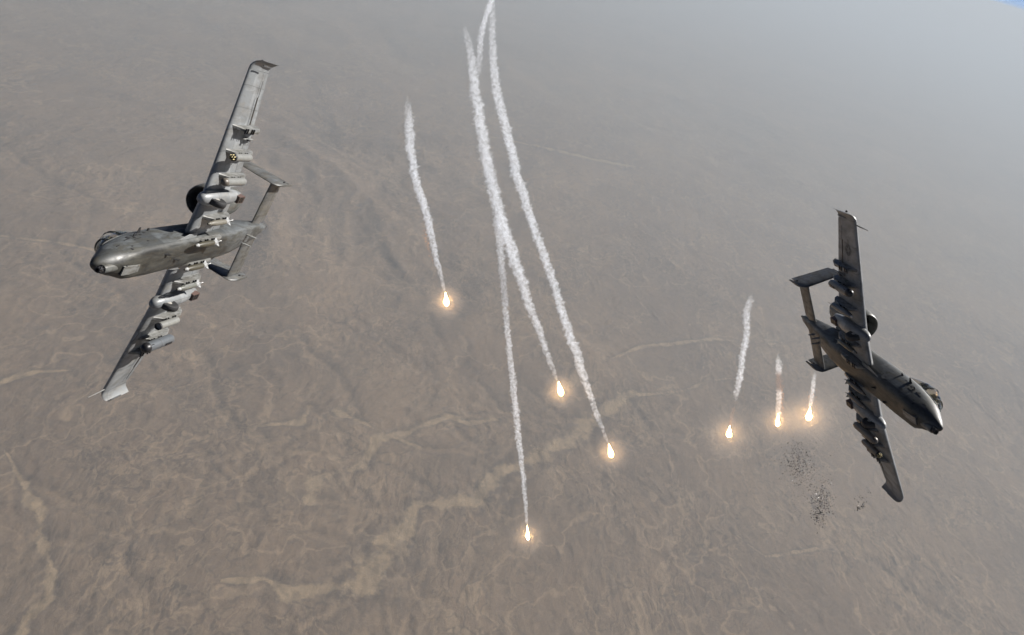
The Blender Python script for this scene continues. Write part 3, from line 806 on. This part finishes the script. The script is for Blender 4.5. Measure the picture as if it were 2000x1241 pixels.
make_bomb(MB_, 5, M['podtan'], M['podtan'], 'brownish bomb with spread tail fins against the lower edge of the right jet belly', GB, tailmat=M['bombgrey'])
make_bomb(MB_, 8, M['olive'], M['bombgrey'], 'dark bomb in shade under the right jet between upper wheel and belly', GB, tailmat=M['bombgrey'])

def make_tube(name, Mx, st, r, L, body, nose, label, cat, group, style, x=-7.05):
    root = empty(name, at_jet(Mx, hang(st, r, x)))
    tag(root, label, cat, group)
    h = L / 2
    b_ = MB().lathe([(h - .12, r), (h - .14, r), (-h + .25, r), (-h + .08, r * .86), (-h, r * .6)], n=28).build('pod_body', body, root, 50)
    if style == 'rocket':
        MB().lathe([(h - .13, r * .98), (h - .05, r * .93), (h - .03, r * .9)], n=28).build('front_plate', M['dark'], root, 30)
        for k in range(7):
            c = (0, 0, 0) if k == 6 else (0, r * .6 * math.cos(k * math.pi / 3), r * .6 * math.sin(k * math.pi / 3))
            MB().lathe([(h - .04, r * .24), (h + .05, r * .2), (h + .10, r * .06)], c, n=12).build('rocket', M['brass'], root, 40)
    elif style == 'dome':
        MB().lathe([(h - .13, r * 1.0), (h - .02, r * .97), (h + .07, r * .8), (h + .13, r * .5), (h + .15, .01)], n=28).build('nose_dome', nose, root, 60)
        for x_ in (.1, -.25):
            MB().box(x_ - .05, x_ + .05, -.03, .03, r - .01, r + .04).build('lug', M['white'], root)
    elif style == 'hollow':
        MB().lathe([(h - .13, r), (h - .02, r * .97), (h - .02, r * .82), (h - .3, r * .8)], n=28, cap0=False).build('nose_ring', nose, root, 30)
        MB().lathe([(h - .2, r * .81), (h - .22, r * .81)], n=24).build('tube_inside', M['black'], root)
    elif style == 'sensor':
        MB().lathe([(h - .13, r), (h, r * .98), (h + .12, r * .8), (h + .2, r * .5), (h + .22, .01)], n=28).build('sensor_ball', nose, root, 60)
        for s in (1, -1):
            MB().box(h - .36, h - .14, s * r * .78 - .02, s * r * .78 + .02, -r * .62, r * .3).build('sensor_window', M['lens'], root)
        MB().lathe([(.15, r * 1.02), (.1, r * 1.02)], n=28).build('band', M['mark'], root, 30)
        MB().box(-.7, -.2, -.05, .05, -r - .035, -r + .03).build('cooling_duct', M['dark'], root)
    elif style == 'seeker':
        MB().lathe([(h - .13, r), (h + .1, r * .92), (h + .3, r * .7), (h + .42, r * .45)], n=28).build('nose_cone', body, root, 60)
        MB().lathe([(h + .40, r * .47), (h + .46, r * .4), (h + .52, r * .22), (h + .54, .005)], n=20).build('glass_dome', M['steel'], root, 60)
        for k in range(4):
            MB().plate([(-.1, r * .9), (-h + .1, r * 1.9), (-h, r * 1.9), (-h, r * .9)], .02).xf(Matrix.Rotation(math.pi / 4 + k * math.pi / 2, 4, 'X')).build('fin', body, root)
    return root
make_tube('rocket_pod', MA, 2, .175, 1.75, M['podlight'], M['dark'], 'light grey rocket pod with brass rocket tips on the upper wing of the left jet', 'rocket pod', 'pods under the left jet', 'rocket')
make_tube('dispenser_pod', MA, 3, .18, 1.95, M['podlight'], M['podtan'], 'light grey pod with brown domed nose above the upper wheel of the left jet', 'pod', 'pods under the left jet', 'dome')
make_tube('rocket_pod', MA, 9, .17, 1.75, M['podlight'], M['dark'], 'light grey tube with dark open mouth below the lower wheel of the left jet', 'rocket pod', 'pods under the left jet', 'hollow')
make_tube('targeting_pod', MA, 10, .235, 2.2, M['podgrey'], M['dark'], 'slate grey sensor pod with dark ball nose on the lower wing of the left jet', 'sensor pod', 'pods under the left jet', 'sensor', -7.4)
make_tube('targeting_pod', MB_, 10, .21, 2.1, M['podgrey'], M['dark'], 'dark stubby pod on the upper wing of the right jet, outermost one', 'sensor pod', 'pods under the right jet', 'sensor', -7.35)
make_tube('missile', MB_, 9, .15, 1.7, M['podgrey'], M['dark'], 'dark pointed missile with shiny glass nose above the upper wheel of the right jet', 'missile', 'pods under the right jet', 'seeker', -7.5)
make_tube('dispenser_pod', MB_, 3, .205, 2.15, M['podtan'], M['podtan'], 'thick brown tube pod on the lower wing of the right jet, nearer the belly', 'pod', 'pods under the right jet', 'dome')
make_tube('rocket_pod', MB_, 2, .17, 1.8, M['podtan'], M['dark'], 'thin brown tube pod on the lower wing of the right jet, nearer the wing tip', 'rocket pod', 'pods under the right jet', 'rocket')

# ================================================================ flares and smoke
flm = bpy.data.materials.new('burning_magnesium'); flm.use_nodes = True
fn = flm.node_tree; fn.nodes.clear()
fo = fn.nodes.new('ShaderNodeOutputMaterial'); fe = fn.nodes.new('ShaderNodeEmission')
fe.inputs['Color'].default_value = (1.0, 0.58, 0.22, 1); fe.inputs['Strength'].default_value = 60
fn.links.new(fe.outputs[0], fo.inputs['Surface'])

def glow_volume(name, dens):  # thin scattering volume added only to carry the flare's glow
    m = bpy.data.materials.new(name); m.use_nodes = True
    t = m.node_tree; t.nodes.clear(); N = t.nodes
    o = N.new('ShaderNodeOutputMaterial'); v = N.new('ShaderNodeVolumePrincipled'); v.inputs['Color'].default_value = (1, .95, .9, 1)
    tc = N.new('ShaderNodeTexCoord'); ln = N.new('ShaderNodeVectorMath'); ln.operation = 'LENGTH'
    t.links.new(tc.outputs['Object'], ln.inputs[0])
    r = N.new('ShaderNodeMapRange'); r.interpolation_type = 'SMOOTHERSTEP'; r.inputs[1].default_value = 1; r.inputs[2].default_value = 0
    r.inputs[3].default_value = 0; r.inputs[4].default_value = dens
    t.links.new(ln.outputs['Value'], r.inputs[0]); t.links.new(r.outputs[0], v.inputs['Density'])
    t.links.new(v.outputs[0], o.inputs['Volume'])
    m.cycles.volume_step_rate = 0.5
    return m
GLOWM = glow_volume('flare_glow_volume', 0.042)

def smoke_mat(name, L, dens, fade, col=(0.90, 0.93, 0.975), brown=None, nscale=1.3):
    """puffy smoke: local z runs from the flare (0) to the old end (L)"""
    m = bpy.data.materials.new(name); m.use_nodes = True
    t = m.node_tree; t.nodes.clear(); N = t.nodes; K = t.links
    o = N.new('ShaderNodeOutputMaterial'); v = N.new('ShaderNodeVolumePrincipled'); v.inputs['Color'].default_value = (*col, 1)
    v.inputs['Anisotropy'].default_value = 0.2
    tc = N.new('ShaderNodeTexCoord'); sp = N.new('ShaderNodeSeparateXYZ'); K.new(tc.outputs['Object'], sp.inputs[0])
    zz = N.new('ShaderNodeMath'); zz.operation = 'DIVIDE'; zz.inputs[1].default_value = L; K.new(sp.outputs[2], zz.inputs[0])
    cr = N.new('ShaderNodeValToRGB'); el = cr.color_ramp.elements
    while len(el) > 1: el.remove(el[-1])
    el[0].position = fade[0][0]; el[0].color = (fade[0][1],) * 3 + (1,)
    for p, a in fade[1:]:
        e = el.new(p); e.color = (a, a, a, 1)
    K.new(zz.outputs[0], cr.inputs[0])
    n = N.new('ShaderNodeTexNoise'); n.inputs['Scale'].default_value = nscale; n.inputs['Detail'].default_value = 4; n.inputs['Roughness'].default_value = .6
    K.new(tc.outputs['Object'], n.inputs['Vector'])
    r = N.new('ShaderNodeMapRange'); r.inputs[1].default_value = .40; r.inputs[2].default_value = .62; r.inputs[3].default_value = .08; r.inputs[4].default_value = 1.5
    K.new(n.outputs[0], r.inputs[0])
    m1 = N.new('ShaderNodeMath'); m1.operation = 'MULTIPLY'; K.new(cr.outputs[0], m1.inputs[0]); K.new(r.outputs[0], m1.inputs[1])
    m2 = N.new('ShaderNodeMath'); m2.operation = 'MULTIPLY'; m2.inputs[1].default_value = dens; K.new(m1.outputs[0], m2.inputs[0])
    K.new(m2.outputs[0], v.inputs['Density'])
    if brown:
        c2 = N.new('ShaderNodeValToRGB'); e2 = c2.color_ramp.elements
        while len(e2) > 1: e2.remove(e2[-1])
        e2[0].position = brown[0][0]; e2[0].color = (*brown[0][1], 1)
        for p, c in brown[1:]:
            e = e2.new(p); e.color = (*c, 1)
        K.new(zz.outputs[0], c2.inputs[0]); K.new(c2.outputs[0], v.inputs['Color'])
    K.new(v.outputs[0], o.inputs['Volume'])
    m.cycles.volume_step_rate = 0.08
    return m

def catmull(P, n):
    P = [P[0] * 2 - P[1]] + list(P) + [P[-1] * 2 - P[-2]]
    out = []
    for i in range(1, len(P) - 2):
        for k in range(n):
            t = k / n
            out.append(0.5 * ((2 * P[i]) + (-P[i - 1] + P[i + 1]) * t + (2 * P[i - 1] - 5 * P[i] + 4 * P[i + 1] - P[i + 2]) * t * t + (-P[i - 1] + 3 * P[i] - 3 * P[i + 1] + P[i + 2]) * t ** 3))
    out.append(P[-2]); return np.array(out)

def smoke_trail(pts, label, dens=.8, fade=((0, 1), (1, .3)), brown=None, seed=0, name='smoke_trail', group='white smoke trails'):
    """pts: (pixel x, pixel y, depth, width in pixels) from the flare upward"""
    C = np.array([list(cam_pt(x, y, d)) + [w * .47 * d / F_PX] for x, y, d, w in pts])
    Q = catmull(C, 60)
    seg = np.linalg.norm(np.diff(Q[:, :3], axis=0), axis=1); cum = np.concatenate([[0], np.cumsum(seg)])
    rmean = Q[:, 3].mean(); step = rmean * 0.11
    s = np.arange(0, cum[-1], step)
    c = np.stack([np.interp(s, cum, Q[:, k]) for k in range(4)], 1)
    org = c[0, :3].copy(); zax = c[-1, :3] - org; L = np.linalg.norm(zax); zax /= L
    ref = np.array([1.0, 0, 0]) if abs(zax[0]) < .8 else np.array([0, 1.0, 0])
    xax = np.cross(ref, zax); xax /= np.linalg.norm(xax); yax = np.cross(zax, xax)
    ctr = (c[:, :3] - org) @ np.stack([xax, yax, zax], 1)
    # wobble of the spine
    wn_ = np.stack([pnoise(np.stack([s / (rmean * 5), s * 0 + seed * 7.3, s * 0 + 2.2], 1)), pnoise(np.stack([s / (rmean * 5), s * 0 + seed * 7.3, s * 0 + 9.1], 1))], 1)
    ctr[:, :2] += wn_ * c[:, 3:4] * .35 * np.clip(s / (rmean * 6), 0, 1)[:, None]
    nseg = 34; th = np.linspace(0, 2 * np.pi, nseg, endpoint=False)
    dirs = np.stack([np.cos(th), np.sin(th), th * 0], 1)
    R = c[:, 3]
    base = ctr[:, None, :] + dirs[None] * R[:, None, None] * .8
    q = base.reshape(-1, 3) / rmean + seed * 17.7
    bill = (np.abs(pnoise(q * 1.0)) * 1.1 + np.abs(pnoise(q * 2.1 + 5)) * 1.2 + np.abs(pnoise(q * 4.3 + 9)) * .8 + np.abs(pnoise(q * 8.3 + 3)) * .4)
    fac = (.34 + bill * .98).reshape(len(s), nseg)
    taper = np.clip(np.minimum(s / (rmean * 1.5) + .25, (cum[-1] - s) / (rmean * 3) + .1), 0, 1)
    V = ctr[:, None, :] + dirs[None] * (R * taper)[:, None, None] * .9 * fac[:, :, None]
    V[:, :, 2] += (pnoise(q * 1.7 + 40).reshape(len(s), nseg)) * rmean * .35
    mb = MB(); mb.rings([[tuple(p) for p in ring] for ring in V])
    o = mb.build(name, smoke_mat(name + '_volume', L, dens / rmean, fade, brown=brown, nscale=1.5 / rmean), smooth=180, recalc=False)
    Mx = Matrix(np.stack([xax, yax, zax], 1).tolist()).to_4x4(); Mx.translation = Vector(org)
    o.matrix_world = Mx
    return tag(o, label, 'smoke trail', group)

def flare(px, py, d, wpx, hpx, ang, label, glow=3.3):
    """teardrop of burning magnesium, heavy end down; ang = lean of its tail in degrees from up, clockwise"""
    k = d / F_PX; w = wpx * .31 * k; h = hpx * .70 * k
    c = cam_pt(px, py, d)
    up = RW @ Vector((math.sin(math.radians(ang)), math.cos(math.radians(ang)), 0))
    root = empty('burning_flare', Matrix.Translation(c) @ up.to_track_quat('Z', 'Y').to_matrix().to_4x4())
    tag(root, label, 'flare', 'burning decoy flares')
    prof = [(0, .02), (.04, .45), (.12, .8), (.24, 1), (.36, .95), (.5, .72), (.66, .45), (.82, .24), (1, .03)]
    MB().lathe([(a * h - .3 * h, b * w) for a, b in prof], axis='z', n=20).build('flame', flm, root, 80)
    gl = MB().lathe([(math.cos(t), math.sin(t)) for t in np.linspace(0.02, math.pi - .02, 16)], axis='z', n=24).build('glow_ball', GLOWM, root, 80)  # ball of scatter added round the flame to make its glow
    gl.scale = (glow,) * 3
    return root

D1, D2 = 95.0, 75.0
flare(872, 590, D1, 15, 38, -6, 'burning flare at the foot of the leftmost smoke trail')
flare(1095, 765, D1, 16, 40, -12, 'burning flare at the foot of the middle long smoke trail')
flare(1193, 886, D1, 15, 38, -12, 'burning flare at the foot of the long smoke trail furthest right')
flare(1031, 1047, D1, 10, 40, -4, 'lowest burning flare, under the straight narrow smoke trail')
flare(1424, 848, D2, 16, 32, 6, 'round bright flare below the curved trail left of the right jet', 3.6)
flare(1519, 826, D2, 12, 34, 3, 'slim flare in the middle of the three beside the right jet')
flare(1580, 814, D2, 17, 38, 8, 'brightest flare, nearest to the right jet', 3.8)

smoke_trail([(869, 573, D1, 9), (860, 535, D1, 12), (847, 480, D1 + 1, 17), (832, 420, D1 + 3, 20), (817, 365, D1 + 5, 22), (806, 320, D1 + 7, 22), (800, 270, D1 + 9, 24), (797, 225, D1 + 11, 22), (795, 182, D1 + 12, 10)],
            'short white smoke trail above the leftmost flare', fade=((0, 1), (.6, .8), (.85, .45), (1, .08)), seed=1)
smoke_trail([(1089, 748, D1, 10), (1076, 710, D1, 14), (1050, 640, D1 + 2, 20), (1022, 560, D1 + 5, 25), (1000, 490, D1 + 8, 29), (978, 430, D1 + 12, 30), (960, 360, D1 + 15, 30), (945, 280, D1 + 18, 29), (930, 190, D1 + 22, 27), (917, 100, D1 + 25, 20), (906, 42, D1 + 27, 12)],
            'broad white smoke trail joining two flares, ending left at the top', fade=((0, 1), (.5, .7), (.85, .6), (1, .1)), seed=2)
smoke_trail([(1188, 868, D1, 9), (1170, 820, D1, 13), (1145, 750, D1 + 2, 18), (1122, 680, D1 + 4, 24), (1095, 600, D1 + 7, 22), (1070, 520, D1 + 10, 22), (1045, 450, D1 + 13, 22), (1018, 370, D1 + 17, 24), (993, 270, D1 + 21, 25), (970, 180, D1 + 25, 24), (962, 90, D1 + 29, 20), (962, 0, D1 + 32, 14), (966, -80, D1 + 36, 14)],
            'long white smoke trail furthest right of the long ones, running off the top', fade=((0, 1), (.5, .75), (.7, .5), (1, .25)), seed=3)
smoke_trail([(1030, 1030, D1, 7), (1026, 980, D1, 11), (1018, 900, D1 + 1, 14), (1008, 810, D1 + 3, 17), (998, 720, D1 + 5, 16), (990, 630, D1 + 7, 16), (983, 550, D1 + 9, 18), (976, 480, D1 + 11, 19), (968, 420, D1 + 13, 22)],
            'straight narrow white smoke trail above the lowest flare', fade=((0, 1), (.6, .7), (1, .35)), seed=4)
smoke_trail([(934, 150, D1 + 34, 14), (938, 90, D1 + 36, 15), (946, 40, D1 + 38, 15), (960, 0, D1 + 40, 15), (975, -60, D1 + 44, 16)],
            'faint thin smoke wisp crossing at the very top between two long trails', fade=((0, .15), (.3, .6), (1, .6)), seed=5, dens=.9)
smoke_trail([(1436, 785, D2, 12), (1442, 750, D2, 15), (1452, 690, D2 + 1, 17), (1458, 640, D2 + 2, 17), (1460, 600, D2 + 3, 18), (1468, 572, D2 + 4, 22)],
            'curved white smoke trail above the round flare left of the right jet', fade=((0, .5), (.1, 1), (.7, .7), (.85, .35), (1, .05)), seed=6)
smoke_trail([(1520, 820, D2, 12), (1521, 780, D2, 14), (1521, 740, D2 + 1, 17), (1520, 690, D2 + 2, 17)],
            'short smoke column brown in its middle above the slim flare', fade=((0, 1), (.35, .8), (.45, .35), (.62, .3), (.75, .7), (1, .2)), seed=7,
            brown=((.38, (.95, .95, .97)), (.46, (.42, .30, .25)), (.64, (.42, .30, .25)), (.72, (.93, .95, .98))))
smoke_trail([(1582, 798, D2, 12), (1586, 770, D2, 11), (1589, 745, D2 + 1, 11), (1592, 725, D2 + 2, 9)],
            'faint short smoke wisp above the flare nearest to the right jet', fade=((0, 1), (.5, .6), (1, .1)), seed=8)

smoke_trail([(1425, 838, D2, 7), (1429, 815, D2, 9), (1435, 792, D2, 10)],
            'thin brown smoke wisp linking the round flare to its white trail', fade=((0, .6), (.5, .4), (1, .5)), seed=10, dens=.5,
            brown=((0, (.50, .34, .26)), (1, (.55, .42, .36))))

# ---------------------------------------------------------------- fragments and sparks in the air
def specks(name, clusters, depth, mat, label, cat, seed, kind='stuff'):
    """clusters: (px, py, sd x, sd y, tilt degrees, count, size px)"""
    rg = np.random.RandomState(seed); mb = MB()
    for px, py, sx, sy, tilt, n, size in clusters:
        t = math.radians(tilt)
        for _ in range(n):
            a, b = rg.normal(0, sx), rg.normal(0, sy)
            d = depth + rg.normal(0, max(sx, sy) * depth / F_PX)
            c = cam_pt(px + a * math.cos(t) - b * math.sin(t), py + a * math.sin(t) + b * math.cos(t), d)
            r = size * (.5 + rg.rand() ** 2) * d / F_PX
            M3 = Matrix.Rotation(rg.rand() * 6.3, 3, Vector(rg.normal(size=3)))
            v = [tuple(c + M3 @ Vector(q) * r) for q in ((1, 0, 0), (-.6, .5, .05), (-.5, -.55, .1), (0, .1, .35))]
            mb.add(v, [(0, 1, 2), (0, 2, 3), (0, 3, 1), (1, 3, 2)])
    o = mb.build(name, mat, smooth=0)
    return tag(o, label, cat, kind=kind)
specks('debris_cloud', [(1560, 905, 15, 20, -15, 620, 1.4), (1577, 932, 19, 36, -22, 420, 1.3), (1605, 983, 10, 21, 5, 560, 1.55), (1600, 1008, 9, 8, 0, 60, 2.4),
                        (1585, 900, 30, 28, 0, 120, .9), (1543, 985, 6, 18, 0, 22, 1.0)], 62, M['dark'], 'scattered cloud of tiny dark fragments falling below the flares', 'debris', 4)
specks('debris_cluster', [(1681, 976, 8, 10, 0, 60, 1.5), (1680, 992, 6, 3, -25, 26, 2.8), (1690, 960, 12, 12, 0, 12, 1.3)], 58, M['dark'], 'small dense clump of dark fragments left of the lower wing tip', 'debris', 5)
spm = bpy.data.materials.new('glowing_spark'); spm.use_nodes = True
sn = spm.node_tree; sn.nodes.clear()
so_ = sn.nodes.new('ShaderNodeOutputMaterial'); se_ = sn.nodes.new('ShaderNodeEmission')
se_.inputs['Color'].default_value = (1.0, .48, .22, 1); se_.inputs['Strength'].default_value = 1.1
sn.links.new(se_.outputs[0], so_.inputs['Surface'])
spm.cycles.emission_sampling = 'NONE'
specks('spark_cloud', [(833, 470, 2.5, 13, -12, 90, .7), (842, 498, 2.5, 12, -12, 30, .6), (853, 540, 2, 10, -12, 12, .6)], D1, spm, 'orange sparks left of the leftmost smoke trail', 'sparks', 6)
specks('spark_cloud', [(1527, 795, 2, 22, 2, 110, .8), (1525, 762, 3, 12, 2, 25, .6)], D2, spm, 'orange sparks along the slim flare', 'sparks', 7)
specks('spark_cloud', [(1577, 785, 5, 12, 5, 60, .8), (1590, 780, 4, 14, 5, 40, .7)], D2, spm, 'orange sparks around the brightest flare', 'sparks', 8)
specks('spark_cloud', [(1429, 812, 3, 16, 8, 40, .5)], D2, M['red'], 'brown embers above the round flare', 'sparks', 9)
